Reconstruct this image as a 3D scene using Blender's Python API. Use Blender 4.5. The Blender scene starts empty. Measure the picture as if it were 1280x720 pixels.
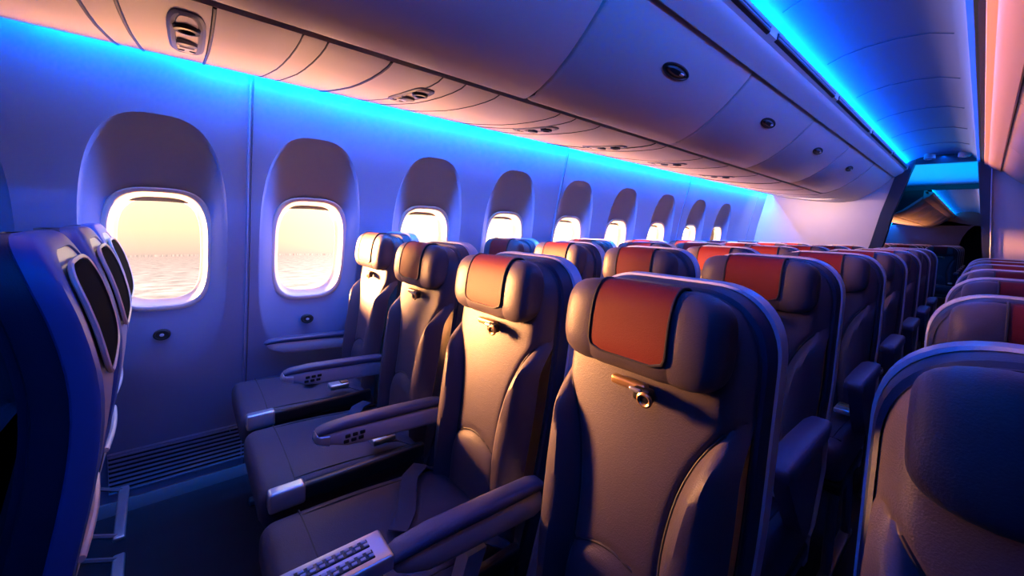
import bpy, math, random
from mathutils import Vector, Matrix
random.seed(7)
SC = bpy.context.scene
COL = SC.collection
PI = math.pi

# ------------------------------------------------------------------ materials
def new_mat(name):
    m = bpy.data.materials.new(name); m.use_nodes = True
    nt = m.node_tree; nt.nodes.clear()
    return m, nt, nt.nodes, nt.links

def pbr(name, color, rough=0.5, metal=0.0, bump=0.0, bscale=200.0, var=0.0, coat=0.0, sheen=0.0, spec=0.5):
    m, nt, N, L = new_mat(name)
    out = N.new('ShaderNodeOutputMaterial'); b = N.new('ShaderNodeBsdfPrincipled')
    L.new(b.outputs[0], out.inputs[0])
    b.inputs['Base Color'].default_value = (*color, 1)
    b.inputs['Roughness'].default_value = rough
    b.inputs['Metallic'].default_value = metal
    b.inputs['Specular IOR Level'].default_value = spec
    if coat: b.inputs['Coat Weight'].default_value = coat; b.inputs['Coat Roughness'].default_value = 0.2
    if sheen: b.inputs['Sheen Weight'].default_value = sheen
    tc = N.new('ShaderNodeTexCoord')
    if bump:
        n = N.new('ShaderNodeTexNoise'); n.inputs['Scale'].default_value = bscale; n.inputs['Detail'].default_value = 3
        bp = N.new('ShaderNodeBump'); bp.inputs['Strength'].default_value = bump; bp.inputs['Distance'].default_value = 0.002
        L.new(tc.outputs['Object'], n.inputs['Vector']); L.new(n.outputs['Fac'], bp.inputs['Height']); L.new(bp.outputs[0], b.inputs['Normal'])
    if var:
        n = N.new('ShaderNodeTexNoise'); n.inputs['Scale'].default_value = 9; n.inputs['Detail'].default_value = 4
        mx = N.new('ShaderNodeMixRGB'); mx.inputs[1].default_value = (*[c*(1-var) for c in color], 1); mx.inputs[2].default_value = (*[min(1, c*(1+var)) for c in color], 1)
        L.new(tc.outputs['Object'], n.inputs['Vector']); L.new(n.outputs['Fac'], mx.inputs[0]); L.new(mx.outputs[0], b.inputs['Base Color'])
    return m

M = {}
M['leather'] = pbr('leather', (.068, .056, .078), .42, bump=.35, bscale=420, var=.12, spec=.32)
M['leather_seat'] = pbr('leather_seat', (.055, .049, .080), .44, bump=.35, bscale=420, var=.12, spec=.32)
M['seam'] = pbr('seam', (.018, .016, .02), .6)
M['burgundy'] = pbr('burgundy', (.15, .008, .008), .6, bump=.4, bscale=500, var=.1, spec=.25)
M['navy'] = pbr('navy_cloth', (.012, .022, .06), .5, bump=.3, bscale=600)
M['rim'] = pbr('pale_rim', (.50, .52, .66), .35, coat=.3)
M['shell'] = pbr('shell', (.72, .60, .54), .33, coat=.4)
M['black'] = pbr('black_plastic', (.008, .008, .011), .35)
M['arm'] = pbr('armrest_grey', (.38, .38, .46), .42, bump=.1, bscale=300)
M['pad'] = pbr('armrest_pad', (.055, .065, .14), .42, bump=.3, bscale=420)
M['silver'] = pbr('silver', (.72, .74, .78), .28, metal=.85)
M['bronze'] = pbr('bronze', (.55, .34, .16), .3, metal=.8)
M['frame'] = pbr('frame_metal', (.20, .22, .28), .4, metal=.6)
M['belt'] = pbr('belt_webbing', (.02, .03, .08), .6, bump=.5, bscale=700)
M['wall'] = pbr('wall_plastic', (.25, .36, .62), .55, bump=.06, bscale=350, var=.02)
M['bin'] = pbr('bin_plastic', (.66, .55, .54), .42, bump=.05, bscale=350)
M['psu'] = pbr('psu_plastic', (.68, .60, .56), .5, bump=.05, bscale=350)
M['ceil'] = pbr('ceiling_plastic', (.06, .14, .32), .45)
M['bezel'] = pbr('bezel', (.80, .77, .74), .35, coat=.3)
M['shade'] = pbr('shade_plastic', (.16, .18, .24), .4)
M['dark'] = pbr('dark_trim', (.012, .012, .018), .5)
M['pillar'] = pbr('dark_pillar', (.025, .03, .05), .45)
M['carpet'] = pbr('carpet', (.007, .009, .026), .95, bump=.9, bscale=900, var=.4)
M['runner'] = pbr('aisle_carpet', (.03, .045, .15), .95, bump=.9, bscale=900, var=.3)
M['partition'] = pbr('partition_laminate', (.80, .66, .66), .5, bump=.1, bscale=80, var=.04)
M['button'] = pbr('button_grey', (.5, .55, .65), .4)
M['white'] = pbr('white_plastic', (.8, .8, .82), .4)

def emis(name, color, s):
    m, nt, N, L = new_mat(name)
    out = N.new('ShaderNodeOutputMaterial'); e = N.new('ShaderNodeEmission')
    e.inputs[0].default_value = (*color, 1); e.inputs[1].default_value = s
    L.new(e.outputs[0], out.inputs[0]); return m
M['screen'] = pbr('screen_black', (.004, .004, .005), 1.0, spec=.02)
M['rim_blue_lit'] = pbr('rim_blue_lit', (.045, .11, .36), .4)  # pale rim with the blue cabin light put into its colour
M['led'] = emis('led_strip', (.0, .35, 1.0), 3.0)

def glass_mat():
    m, nt, N, L = new_mat('window_pane')
    out = N.new('ShaderNodeOutputMaterial'); mx = N.new('ShaderNodeMixShader')
    t = N.new('ShaderNodeBsdfTransparent'); t.inputs[0].default_value = (.96, .97, .96, 1)
    g = N.new('ShaderNodeBsdfGlossy'); g.inputs['Roughness'].default_value = .03
    f = N.new('ShaderNodeFresnel'); f.inputs[0].default_value = 1.35
    L.new(f.outputs[0], mx.inputs[0]); L.new(t.outputs[0], mx.inputs[1]); L.new(g.outputs[0], mx.inputs[2]); L.new(mx.outputs[0], out.inputs[0])
    return m
M['glass'] = glass_mat()

# ------------------------------------------------------------------ mesh helper
class MB:
    def __init__(s): s.v = []; s.f = []; s.m = []; s.mats = []
    def mi(s, key):
        if key not in s.mats: s.mats.append(key)
        return s.mats.index(key)
    def grid(s, rows, key, close=False, flip=False):
        """rows: list of equally long lists of points"""
        b = len(s.v); n = len(rows[0]); k = s.mi(key)
        for r in rows: s.v.extend([tuple(p) for p in r])
        for i in range(len(rows)-1):
            for j in range(n if close else n-1):
                a = b+i*n+j; c = b+i*n+(j+1) % n
                q = (a, c, c+n, a+n)
                s.f.append(q[::-1] if flip else q); s.m.append(k)
        return b, n
    def face(s, pts, key, flip=False):
        b = len(s.v); s.v.extend([tuple(p) for p in pts]); q = tuple(range(b, b+len(pts)))
        s.f.append(q[::-1] if flip else q); s.m.append(s.mi(key))
    def loft(s, rings, key, caps=True):
        s.grid(rings, key, close=True)
        if caps: s.face(rings[0], key, True); s.face(rings[-1], key)
    def tube(s, pts, r, key, n=8, closed=False, caps=True, sq=1.0):
        pts = [Vector(p) for p in pts]; rings = []; N_ = len(pts); prev = None
        for i, p in enumerate(pts):
            a = pts[(i-1) % N_] if (closed or i > 0) else p
            c = pts[(i+1) % N_] if (closed or i < N_-1) else p
            t = (c-a).normalized()
            if prev is None:
                ref = Vector((0, 0, 1)) if abs(t.z) < .9 else Vector((1, 0, 0))
                u = t.cross(ref).normalized()
            else:
                u = (prev - t*prev.dot(t)).normalized()
            prev = u; w = t.cross(u)
            rr = r[i] if isinstance(r, (list, tuple)) else r
            rings.append([p+u*math.cos(2*PI*k/n)*rr+w*math.sin(2*PI*k/n)*rr*sq for k in range(n)])
        if closed: rings.append(rings[0]); s.grid(rings, key, close=True)
        else: s.loft(rings, key, caps)
    def prism(s, poly, axis, a, b, key):
        """poly in the two other axes, extruded along axis from a to b"""
        def P(p, t):
            if axis == 'y': return (p[0], t, p[1])
            if axis == 'x': return (t, p[0], p[1])
            return (p[0], p[1], t)
        s.loft([[P(p, a) for p in poly], [P(p, b) for p in poly]], key)
    def rbox(s, c, h, r, key, seg=3, disp=None):
        """rounded box, centre c, half sizes h"""
        def ax(hh):
            rr = min(r, hh*.999); L_ = [-hh + rr*(1-math.cos(i/seg*PI/2)) for i in range(seg+1)]
            inner = [-(hh-rr)+(2*(hh-rr))*i/4 for i in range(1, 4)]
            return L_ + inner + [-x for x in reversed(L_)]
        A = [ax(x) for x in h]
        def pos(p):
            q = [0, 0, 0]; d = [0, 0, 0]
            for i in range(3):
                rr = min(r, h[i]*.999); q[i] = max(-(h[i]-rr), min(h[i]-rr, p[i])); d[i] = (p[i]-q[i])/rr
            l = math.sqrt(sum(x*x for x in d)) or 1
            mx_ = max(abs(x) for x in d) or 1
            o = [q[i]+d[i]/l*min(r, h[i]*.999) for i in range(3)]
            o = [o[i]+c[i] for i in range(3)]
            return disp(o) if disp else o
        for i in range(3):
            j, k = (i+1) % 3, (i+2) % 3
            for sgn in (-1, 1):
                rows = []
                for a in A[j]:
                    row = []
                    for b in A[k]:
                        p = [0, 0, 0]; p[i] = sgn*h[i]; p[j] = a; p[k] = b; row.append(pos(p))
                    rows.append(row)
                s.grid(rows, key, flip=(sgn < 0) == False and False or sgn < 0)
    def build(s, name, parent=None, smooth=35, weld=True):
        me = bpy.data.meshes.new(name); me.from_pydata(s.v, [], s.f)
        for k in s.mats: me.materials.append(M[k])
        me.polygons.foreach_set('material_index', s.m)
        if weld:
            import bmesh
            bm = bmesh.new(); bm.from_mesh(me); bmesh.ops.remove_doubles(bm, verts=bm.verts, dist=1e-5)
            bmesh.ops.recalc_face_normals(bm, faces=bm.faces); bm.to_mesh(me); bm.free()
        if smooth:
            me.polygons.foreach_set('use_smooth', [True]*len(me.polygons))
            try: me.set_sharp_from_angle(angle=math.radians(smooth))
            except Exception: pass
        me.update()
        o = bpy.data.objects.new(name, me); COL.objects.link(o)
        if parent: o.parent = parent
        return o

def empty(name, loc=(0, 0, 0), rz=0, scale=None):
    o = bpy.data.objects.new(name, None); o.location = loc; o.rotation_euler = (0, 0, rz); o.empty_display_size = .1
    COL.objects.link(o); return o
def tag(o, label=None, cat=None, group=None, kind=None):
    if label: o['label'] = label
    if cat: o['category'] = cat
    if group: o['group'] = group
    if kind: o['kind'] = kind
    return o
def copy_tree(o, parent=None):
    c = o.copy(); COL.objects.link(c); c.parent = parent
    for ch in list(o.children): copy_tree(ch, c)
    return c
def lerp_tab(tab, t):
    if t <= tab[0][0]: return tab[0][1]
    for (a, va), (b, vb) in zip(tab, tab[1:]):
        if t <= b:
            k = (t-a)/(b-a); return va+(vb-va)*k
    return tab[-1][1]
def smooth_tab(tab, t):
    """monotone-ish cubic through table"""
    n = len(tab)
    if t <= tab[0][0]: return tab[0][1]
    if t >= tab[-1][0]: return tab[-1][1]
    for i in range(n-1):
        if t <= tab[i+1][0]:
            x0, y0 = tab[i]; x1, y1 = tab[i+1]
            m0 = (tab[i+1][1]-tab[max(i-1, 0)][1])/(tab[i+1][0]-tab[max(i-1, 0)][0])
            m1 = (tab[min(i+2, n-1)][1]-tab[i][1])/(tab[min(i+2, n-1)][0]-tab[i][0])
            h = x1-x0; k = (t-x0)/h
            return (2*k**3-3*k**2+1)*y0+(k**3-2*k**2+k)*h*m0+(-2*k**3+3*k**2)*y1+(k**3-k**2)*h*m1
def sstep(a, b, x):
    t = max(0, min(1, (x-a)/(b-a))); return t*t*(3-2*t)

MIR = -.60                      # cabin is symmetric about x = MIR/2
Y0, YB, YC, YE = -2.6, 5.9, 9.1, 17.0   # rear of modelled cabin, bulkhead, next cabin, its far bulkhead

# ------------------------------------------------------------------ side wall with windows
WT = [(0, -2.25), (.25, -2.22), (.5, -2.15), (.8, -2.065), (1.1, -2.0), (1.4, -1.95), (1.6, -1.905), (1.8, -1.86), (1.95, -1.83)]
def wx(z): return smooth_tab(WT, z)
WIN_Y = [-2.27, -1.72, -1.17, -.64, -.085, .445, 1.03, 1.61, 2.22, 2.83, 3.47, 4.13, 4.78]
WZ, WHY, WHZ = 1.11, .143, .222          # window centre height and half sizes
def sup(a, n, hy, hz):
    c, s_ = math.cos(a), math.sin(a)
    return hy*math.copysign(abs(c)**(2/n), c), hz*math.copysign(abs(s_)**(2/n), s_)
NW = 72
def wall_cell(mb, yc, ya, yb):
    half = []
    angs = [2*PI*k/NW for k in range(NW)]
    op = [sup(a, 3.4, WHY, WHZ) for a in angs]
    plug = [sup(a, 2.9 if math.sin(a) > 0 else 3.0, min(.21, .9*min(yc-ya, yb-yc)), .50) for a in angs]
    Zlo, Zhi = 0.0, 1.95
    rings = []
    # scoop: from opening out to plug outline
    nS = 12
    for i in range(nS+1):
        t = i/nS; r = []
        for (oy, oz), (py, pz), a in zip(op, plug, angs):
            y = oy+(py-oy)*t; z = WZ+oz+(pz-oz)*t
            up = max(0, math.sin(a)); dn = max(0, -math.sin(a))
            dep = .045*(1-t)**1.2 + (.001+.014*up)*(1-sstep(.96, 1.0, t))
            r.append((wx(z)-dep, yc+y, z))
        rings.append(r)
    nR = 16
    # rectangle boundary by projecting
    rect = []
    for (py, pz) in plug:
        tz = (Zhi-WZ)/pz if pz > 1e-9 else ((Zlo-WZ)/pz if pz < -1e-9 else 1e9)
        ty = (yb-yc)/py if py > 1e-9 else ((ya-yc)/py if py < -1e-9 else 1e9)
        t = min(tz, ty); rect.append([py*t, pz*t])
    for cy, cz in ((ya-yc, Zlo-WZ), (yb-yc, Zlo-WZ), (ya-yc, Zhi-WZ), (yb-yc, Zhi-WZ)):
        k = min(range(NW), key=lambda i: (rect[i][0]-cy)**2*6+(rect[i][1]-cz)**2); rect[k] = [cy, cz]
    for i in range(1, nR+1):
        t = i/nR
        r = []
        for (py, pz), (ry, rz) in zip(plug, rect):
            y = py+(ry-py)*t; z = WZ+pz+(rz-pz)*t
            r.append((wx(z), yc+y, z))
        rings.append(r)
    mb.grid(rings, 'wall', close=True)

wall = MB()
edges = [Y0] + [(a+b)/2 for a, b in zip(WIN_Y, WIN_Y[1:])] + [5.06]
for yc, ya, yb in zip(WIN_Y, edges, edges[1:]): wall_cell(wall, yc, ya, yb)
zs = [i*.05 for i in range(40)]
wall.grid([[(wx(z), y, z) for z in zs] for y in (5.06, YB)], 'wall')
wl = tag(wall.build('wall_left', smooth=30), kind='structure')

# second cabin wall, right walls (plain), rear wall
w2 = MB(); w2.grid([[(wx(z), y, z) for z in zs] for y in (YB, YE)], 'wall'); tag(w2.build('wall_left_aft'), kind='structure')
w3 = MB(); w3.grid([[(MIR-wx(z), y, z) for z in zs] for y in (Y0, YE)], 'navy'); tag(w3.build('wall_right'), kind='structure')
w4 = MB(); w4.prism([(-2.4, 0), (1.8, 0), (1.8, 2.6), (-2.4, 2.6)], 'y', Y0-.05, Y0, 'navy'); tag(w4.build('wall_front'), kind='structure')
w5 = MB(); w5.prism([(-2.4, 0), (1.8, 0), (1.8, 2.6), (-2.4, 2.6)], 'y', 19.4, 19.45, 'pillar'); tag(w5.build('wall_end'), kind='structure')
rf = MB(); rf.prism([(-2.4, 2.4), (1.8, 2.4), (1.8, 2.45), (-2.4, 2.45)], 'y', Y0-.05, 19.45, 'pillar')
rf.prism([(-2.4, 1.96), (-1.84, 1.96), (-1.84, 1.99), (-2.4, 1.99)], 'y', Y0, YE, 'pillar')
rf.prism([(MIR+2.4, 1.96), (MIR+1.84, 1.96), (MIR+1.84, 1.99), (MIR+2.4, 1.99)], 'y', Y0, YE, 'pillar')
rf.prism([(-2.45, 1.90), (-2.40, 1.90), (-2.40, 2.45), (-2.45, 2.45)], 'y', Y0-.05, 19.45, 'pillar')
rf.prism([(1.8, -.05), (1.85, -.05), (1.85, 2.45), (1.8, 2.45)], 'y', Y0-.05, 19.45, 'pillar')
rf.prism([(-2.45, -.05), (-2.40, -.05), (-2.40, 2.45), (-2.45, 2.45)], 'y', 5.2, 19.45, 'pillar')
rf.prism([(-2.45, -.06), (1.85, -.06), (1.85, -.05), (-2.45, -.05)], 'y', Y0-.05, 19.45, 'pillar')
tag(rf.build('ceiling_void'), kind='structure')

# wall panel joints (thin raised strips) and baseboard
for n, y in enumerate((.19, 2.015, 3.79, 5.6)):
    t = MB()
    P = [(wx(z)+.0015, y, z) for z in [i*.06 for i in range(32)]]
    t.tube(P, .004, 'wall', n=6)
    t.tube([(p[0], p[1]+.012, p[2]) for p in P], .0025, 'shade', n=6)
    tag(t.build('trim_%d' % (n+1)), kind='structure')
bb = MB()
bb.prism([(-2.26, 0), (-2.225, 0), (-2.225, .03), (-2.232, .05), (-2.26, .05)], 'y', Y0, YB, 'shade')
tag(bb.build('baseboard_left'), kind='structure')

# ventilation grille low on the wall
gr = empty('return_air_grille', (-2.2, -.02, .17)); tag(gr, 'wide blue-lit louvred air grille low on the sidewall beside the front-row footwell', 'vent')
def grill():
    y0, y1 = -.26, .34; z0, z1 = .085, .265
    f = MB()
    def q(z, o): return wx(z)+o
    f.face([(q(z0, .001), y0, z0), (q(z0, .001), y1, z0), (q(z1, .001), y1, z1), (q(z1, .001), y0, z1)], 'black')
    o = f.build('backing', gr); 
    fr = MB(); r_ = .006
    fr.tube([(q(z0, .003), y0, z0), (q(z0, .003), y1, z0), (q(z1, .003), y1, z1), (q(z1, .003), y0, z1)], r_, 'wall', n=6, closed=True)
    fr.build('surround', gr)
    n = 9
    sl = MB()
    for i in range(n):
        z = z0+(i+.5)*(z1-z0)/n
        sl.prism([(q(z, .0015), z-.002), (q(z, .011), z-.005), (q(z, .013), z-.001), (q(z, .003), z+.003)], 'y', y0, y1, 'wall')
    sl.build('louvre_slats', gr)
    for c in gr.children: c.location = (2.2, .02, -.17)
grill()

# windows
def make_window(i, yc):
    root = empty('window_%d' % i, (wx(WZ)-.045, yc, WZ)); tag(root, kind='structure')
    X0, R0 = wx(WZ)-.045, root.location.copy()
    angs = [2*PI*k/NW for k in range(NW)]
    def ring(sc_y, sc_z, dx, n=3.4):
        out = []
        for a in angs:
            y, z = sup(a, n, WHY+sc_y, WHZ+sc_z)
            out.append((wx(WZ+z)-wx(WZ)+dx, y, z))
        return out
    f = MB()
    # lip, reveal tunnel, inner lip
    f.grid([ring(.022, .022, .004), ring(.018, .018, .009), ring(.008, .008, .009), ring(.002, .002, .006), ring(0, 0, -.004),
            ring(-.004, -.004, -.02), ring(-.012, -.012, -.045), ring(-.016, -.016, -.05), ring(-.020, -.020, -.06), ring(.05, .05, -.062)], 'bezel', close=True)
    f.build('window_frame', root, smooth=50)
    g = MB(); g.face(ring(.03, .03, -.058), 'glass'); g.build('pane', root, weld=False)
    s_ = MB()                                                     # shade tucked up, only its lower edge shows
    lo, up = [], []
    for k in range(13):
        y = -.115+.23*k/12; zt = WHZ-.012
        lo.append((wx(WZ+.19)-wx(WZ)-.045, y, .188+.006*math.cos(y/.115*PI/2))); up.append((wx(WZ+.21)-wx(WZ)-.045, y, .235))
    s_.grid([lo, up], 'shade'); s_.grid([[(p[0]-.004, p[1], p[2]) for p in lo], [(p[0]-.004, p[1], p[2]) for p in up]], 'shade'); s_.grid([lo, [(p[0]-.004, p[1], p[2]) for p in lo]], 'shade')
    s_.build('shade', root)
    if yc < -.5:                                                   # added opaque sheets behind the camera, keeping sun off the right-hand seats
        d_ = MB(); d_.face(ring(.01, .01, -.035), 'bezel'); d_.build('sun_blocker', root, weld=False)
    b = MB()                                                      # round dimmer button under the window
    zb = -.34; bx = wx(WZ+zb)-wx(WZ)+.045-.010
    def circ(r, x, ry=.8): return [(x+.0, .0+r*math.cos(a), zb+r*ry*math.sin(a)) for a in [2*PI*k/24 for k in range(24)]]
    b.loft([circ(.027, bx-.012), circ(.027, bx+.004), circ(.022, bx+.007), circ(.019, bx+.003)], 'dark')
    b.loft([circ(.007, bx), circ(.007, bx+.008), circ(.004, bx+.009)], 'rim')
    b.build('dimmer_button', root)
    return root
for i, yc in enumerate(WIN_Y):
    if yc > -2: make_window(i, yc)
# first cell gets a window too (behind the camera)
make_window(0, WIN_Y[0])

# floor
fl = MB(); fl.prism([(-2.3, -.05), (1.7, -.05), (1.7, 0), (-2.3, 0)], 'y', Y0, 19.4, 'carpet'); tag(fl.build('floor'), kind='structure')
ru = MB(); ru.prism([(-.195, 0), (-.075, 0), (-.075, .004), (-.195, .004)], 'y', Y0, 19.4, 'runner')
tag(ru.build('aisle_runner'), 'dark blue carpet runner along the aisle between the seat groups', 'carpet')

# ------------------------------------------------------------------ overhead section
def mir(p, side): return p if side < 0 else (MIR-p[0], p[1])
PSU = [(-1.815, 1.815), (-1.80, 1.79), (-1.7, 1.766), (-1.6, 1.745), (-1.5, 1.725), (-1.4, 1.706), (-1.3, 1.692), (-1.2, 1.682), (-1.12, 1.678), (-1.07, 1.679), (-1.045, 1.684)]
BIN = [(-1.03, 1.690), (-1.015, 1.689), (-.96, 1.705), (-.90, 1.733), (-.84, 1.772), (-.78, 1.820), (-.73, 1.868), (-.69, 1.912), (-.665, 1.944)]
RAIL = [(-.662, 1.940), (-.655, 1.936), (-.63, 1.955), (-.60, 1.975), (-.588, 1.990), (-.583, 2.0)]
def psu_z(x):
    return lerp_tab([(p[0], p[1]) for p in PSU[1:]], x)
def psu_strip(side, ya, yb, name):
    m = MB()
    poly = [mir(p, side) for p in PSU]+[mir(p, side) for p in [(-1.045, 1.74), (-1.79, 1.84)]]
    m.prism(poly, 'y', ya, yb, 'psu')
    return tag(m.build(name, smooth=40), kind='structure')
def rail_strip(side, ya, yb, name):
    m = MB()
    poly = [mir(p, side) for p in RAIL]+[mir(p, side) for p in [(-.60, 2.02), (-.64, 2.10), (-.662, 2.10)]]
    m.prism(poly, 'y', ya, yb, 'bin'); 
    return tag(m.build(name, smooth=40), kind='structure')
trims = 5
for side in (-1, 1):
    for ya, yb in ((Y0, YB), (YC, YE)):
        psu_strip(side, ya, yb, 'trim_%d' % trims); trims += 1
        rail_strip(side, ya, yb, 'trim_%d' % trims); trims += 1
        # dark backing behind the gaps
        m = MB(); m.prism([mir(p, side) for p in [(-1.045, 1.70), (-1.0, 1.70), (-.90, 1.76), (-.70, 1.95), (-.66, 1.99), (-.66, 2.38), (-1.045, 2.38)]], 'y', ya, yb, 'dark')
        tag(m.build('trim_%d' % trims), kind='structure'); trims += 1
        # cove: back wall + ledge above the rail
        m = MB(); m.prism([mir(p, side) for p in [(-.583, 2.0), (-.560, 2.012), (-.555, 2.045), (-.562, 2.05), (-.60, 2.05), (-.64, 2.05), (-.64, 2.03)]], 'y', ya, yb, 'bin')
        tag(m.build('trim_%d' % trims), kind='structure'); trims += 1

# PSU cross joints (dark curved gaps)
seam_y = [-1.3, -.9, -.17, -.11, .045, .21, .265, .425, .58, .66, .79, 1.08, 1.17, 1.32, 1.75, 1.85, 2.25, 2.6, 3.1, 3.6, 4.2, 4.77, 5.3]
m = MB()
for k, y in enumerate(seam_y):
    strong = k in (2, 3, 4, 7, 14, 19)
    pts = [(p[0], y, p[1]-.0005) for p in PSU[1:]]
    m.tube(pts, .0040 if strong else .0022, 'dark', n=6)
tag(m.build('trim_%d' % trims), kind='structure'); trims += 1

# overhead bins
def bin_prof(side, grow=0):
    return [mir(p, side) for p in BIN]
def make_bin(side, ya, yb, label, group, latch=True):
    yc = (ya+yb)/2; bx, bz = mir((-.85, 1.80), side)
    root = empty('overhead_bin', (bx, yc, 1.69)); tag(root, label, 'overhead bin', group)
    g = .005
    d = MB()
    poly = [mir(p, side) for p in BIN] + [mir(p, side) for p in [(-.668, 1.975), (-.70, 1.94), (-.90, 1.765), (-1.0, 1.712), (-1.03, 1.712)]]
    # rounded end edges: slight taper in the last 12 mm
    def sh(t):
        k = {0: .010, 1: .004, 2: 0}[t]
        out = []
        for (x, z) in poly: out.append((x-bx + (k if side < 0 else -k)*-.6, z+k*.7-1.69))
        return out
    h = (yb-ya)/2-g
    st = [(-h, 0), (-h+.004, 1), (-h+.012, 2), (h-.012, 2), (h-.004, 1), (h, 0)]
    d.loft([[(x, yy, z) for x, z in sh(t)] for yy, t in st], 'bin')
    d.build('bin_door', root, smooth=40)
    if latch:
        # oval latch on the door at x = -.75
        cx, cz = mir((-.757, 1.842), side); cx -= bx; cz -= 1.69
        s = -side
        T = Vector((s*.70, 0, .71)).normalized(); Nn = Vector((s*.71, 0, -.70)).normalized()
        def oval(a, b, o):
            return [Vector((cx, 0, cz))+Vector((0, 1, 0))*a*math.cos(t)+T*b*math.sin(t)+Nn*o for t in [2*PI*k/28 for k in range(28)]]
        l = MB(); l.loft([oval(.088, .026, -.004), oval(.088, .026, .003), oval(.082, .021, .004), oval(.078, .018, .001)], 'dark'); lb = l.build('latch', root)
        hh = MB(); hh.loft([oval(.066, .015, -.002), oval(.066, .014, .004), oval(.058, .009, .009)], 'black'); hh.build('latch_handle', lb)
        hk = MB(); hk.rbox((cx+Nn.x*.008, .03, cz+Nn.z*.008), (.006, .012, .004), .003, 'silver'); hk.build('latch_catch', lb)
    return root
bl = [(-2.6, -1.9), (-1.9, -.95), (-.95, -.02), (-.02, .90), (.90, 1.86), (1.86, 2.82), (2.82, 3.78), (3.78, 4.77)]
pos_txt = ['behind the camera, third before the oval-lit passenger unit', 'behind the camera at the rear', 'above the wall grille, cut by the top edge', 'overhead bin above the front row of seats, cut off by the top edge',
           'second overhead bin door seen, the largest with a dark oval latch', 'third overhead bin door along the cabin, its small latch under the ceiling light', 'fourth overhead bin door along the cabin with tiny latch', 'last overhead bin door before the white partition']
for i, (a, b) in enumerate(bl):
    if i < 2: continue
    make_bin(-1, a, b, 'pale '+pos_txt[i] if i > 2 else 'pale overhead bin door above the seats at the left edge', 'window-side overhead bins')
# end fairing between the last door and the bulkhead
d = MB(); poly = BIN + [(-.668, 1.975), (-.70, 1.94), (-.90, 1.765), (-1.0, 1.712), (-1.03, 1.712)]
d.prism(poly, 'y', 4.785, YB, 'psu'); d.prism([(-1.05, 1.70), (-1.05, 1.683), (-1.03, 1.688), (-1.0, 1.70)], 'y', 4.785, YB, 'psu'); tag(d.build('trim_%d' % trims, smooth=40), kind='structure'); trims += 1
rb = [(.55, 1.75, 'amber overhead bin above the aisle seats at the right edge, nearest one'), (1.75, 3.1, 'amber overhead bin on the right, second from the edge'), (3.1, 4.45, 'amber overhead bin on the right, third from the edge'), (4.45, 5.88, 'amber overhead bin on the right ending at the dark doorway post')]
for a, b, t in rb: make_bin(1, a, b, t, 'aisle-side right overhead bins', latch=False)
for k in range(6):
    a = YC+k*1.3
    make_bin(-1, a, a+1.3, 'orange-lit overhead bin seen through the doorway, number %s along' % ['one', 'two', 'three', 'four', 'five', 'six'][k], 'overhead bins of the next cabin', latch=False)

# long dark slots above the rail
for k, (a, b) in enumerate([(-.2, .72), (.76, 1.70), (1.74, 2.70), (2.74, 3.72), (3.76, 4.74), (4.78, 5.8)]):
    m = MB(); m.prism([(-.585, 2.0), (-.5565, 2.013), (-.5535, 2.034), (-.57, 2.04)], 'y', a+.02, b-.02, 'black')
    for dz in (0, .012): m.prism([(-.5555, 2.016+dz), (-.5525, 2.017+dz), (-.5525, 2.020+dz), (-.5555, 2.020+dz)], 'y', a+.03, b-.03, 'rim')
    tag(m.build('trim_%d' % trims), kind='structure'); trims += 1

# ceiling panels (arched) for both cabins and the galley zone between
CE = [(-.575, 2.075), (-.54, 2.10), (-.48, 2.125), (-.40, 2.14), (-.30, 2.145), (-.20, 2.135), (-.13, 2.11), (-.095, 2.075), (-.088, 2.05)]
def ceil_part(ya, yb, name, prof=CE):
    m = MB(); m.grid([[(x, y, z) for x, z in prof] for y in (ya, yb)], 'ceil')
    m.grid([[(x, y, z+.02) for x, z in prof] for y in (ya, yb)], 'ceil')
    m.grid([[(prof[-1][0], y, prof[-1][1]), (prof[-1][0]+.006, y, prof[-1][1]), (prof[-1][0]+.006, y, 2.2)] for y in (ya, yb)], 'ceil')
    return tag(m.build(name, smooth=40), kind='structure')
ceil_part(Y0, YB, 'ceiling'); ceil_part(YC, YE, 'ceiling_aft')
m = MB(); m.prism([(-2.3, 2.14), (1.7, 2.14), (1.7, 2.16), (-2.3, 2.16)], 'y', YB+.08, YC, 'ceil'); tag(m.build('ceiling_galley'), kind='structure')
m = MB(); m.prism([(-2.3, 2.16), (1.7, 2.16), (1.7, 2.18), (-2.3, 2.18)], 'y', YE+.1, 19.4, 'ceil'); tag(m.build('ceiling_end'), kind='structure')
# shallow ribs across the ceiling
m = MB()
for y in (.3, 1.0, 1.75, 2.42, 3.1, 3.8, 4.5, 5.2):
    m.tube([(x, y+.04*(x+.3), z-.001) for x, z in CE[1:-2]], .0035, 'ceil', n=6)
tag(m.build('trim_%d' % trims), kind='structure'); trims += 1
# right cove filler: step, dark slot, pale rail
m = MB()
m.prism([(-.082, 2.05), (-.060, 2.05), (-.060, 2.2), (-.082, 2.2)], 'y', Y0, YB, 'ceil')
m.prism([(-.060, 2.04), (-.020, 2.02), (-.020, 2.2), (-.060, 2.2)], 'y', Y0, YB, 'dark')
tag(m.build('trim_%d' % trims), kind='structure'); trims += 1

# LED strips (visible only as thin lines inside the coves)
def led(name, x, z, ya, yb, w=.006):
    m = MB(); m.prism([(x-w, z-.002), (x+w, z-.002), (x+w, z+.002), (x-w, z+.002)], 'y', ya, yb, 'led'); return tag(m.build(name), kind='structure')

# ------------------------------------------------------------------ bulkhead at YB
OL = [(-.80, 0), (-.79, .9), (-.70, 1.22), (-.652, 1.52), (-.587, 1.77), (-.545, 1.95), (-.51, 2.075)]   # inner edge of left post
m = MB()
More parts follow.
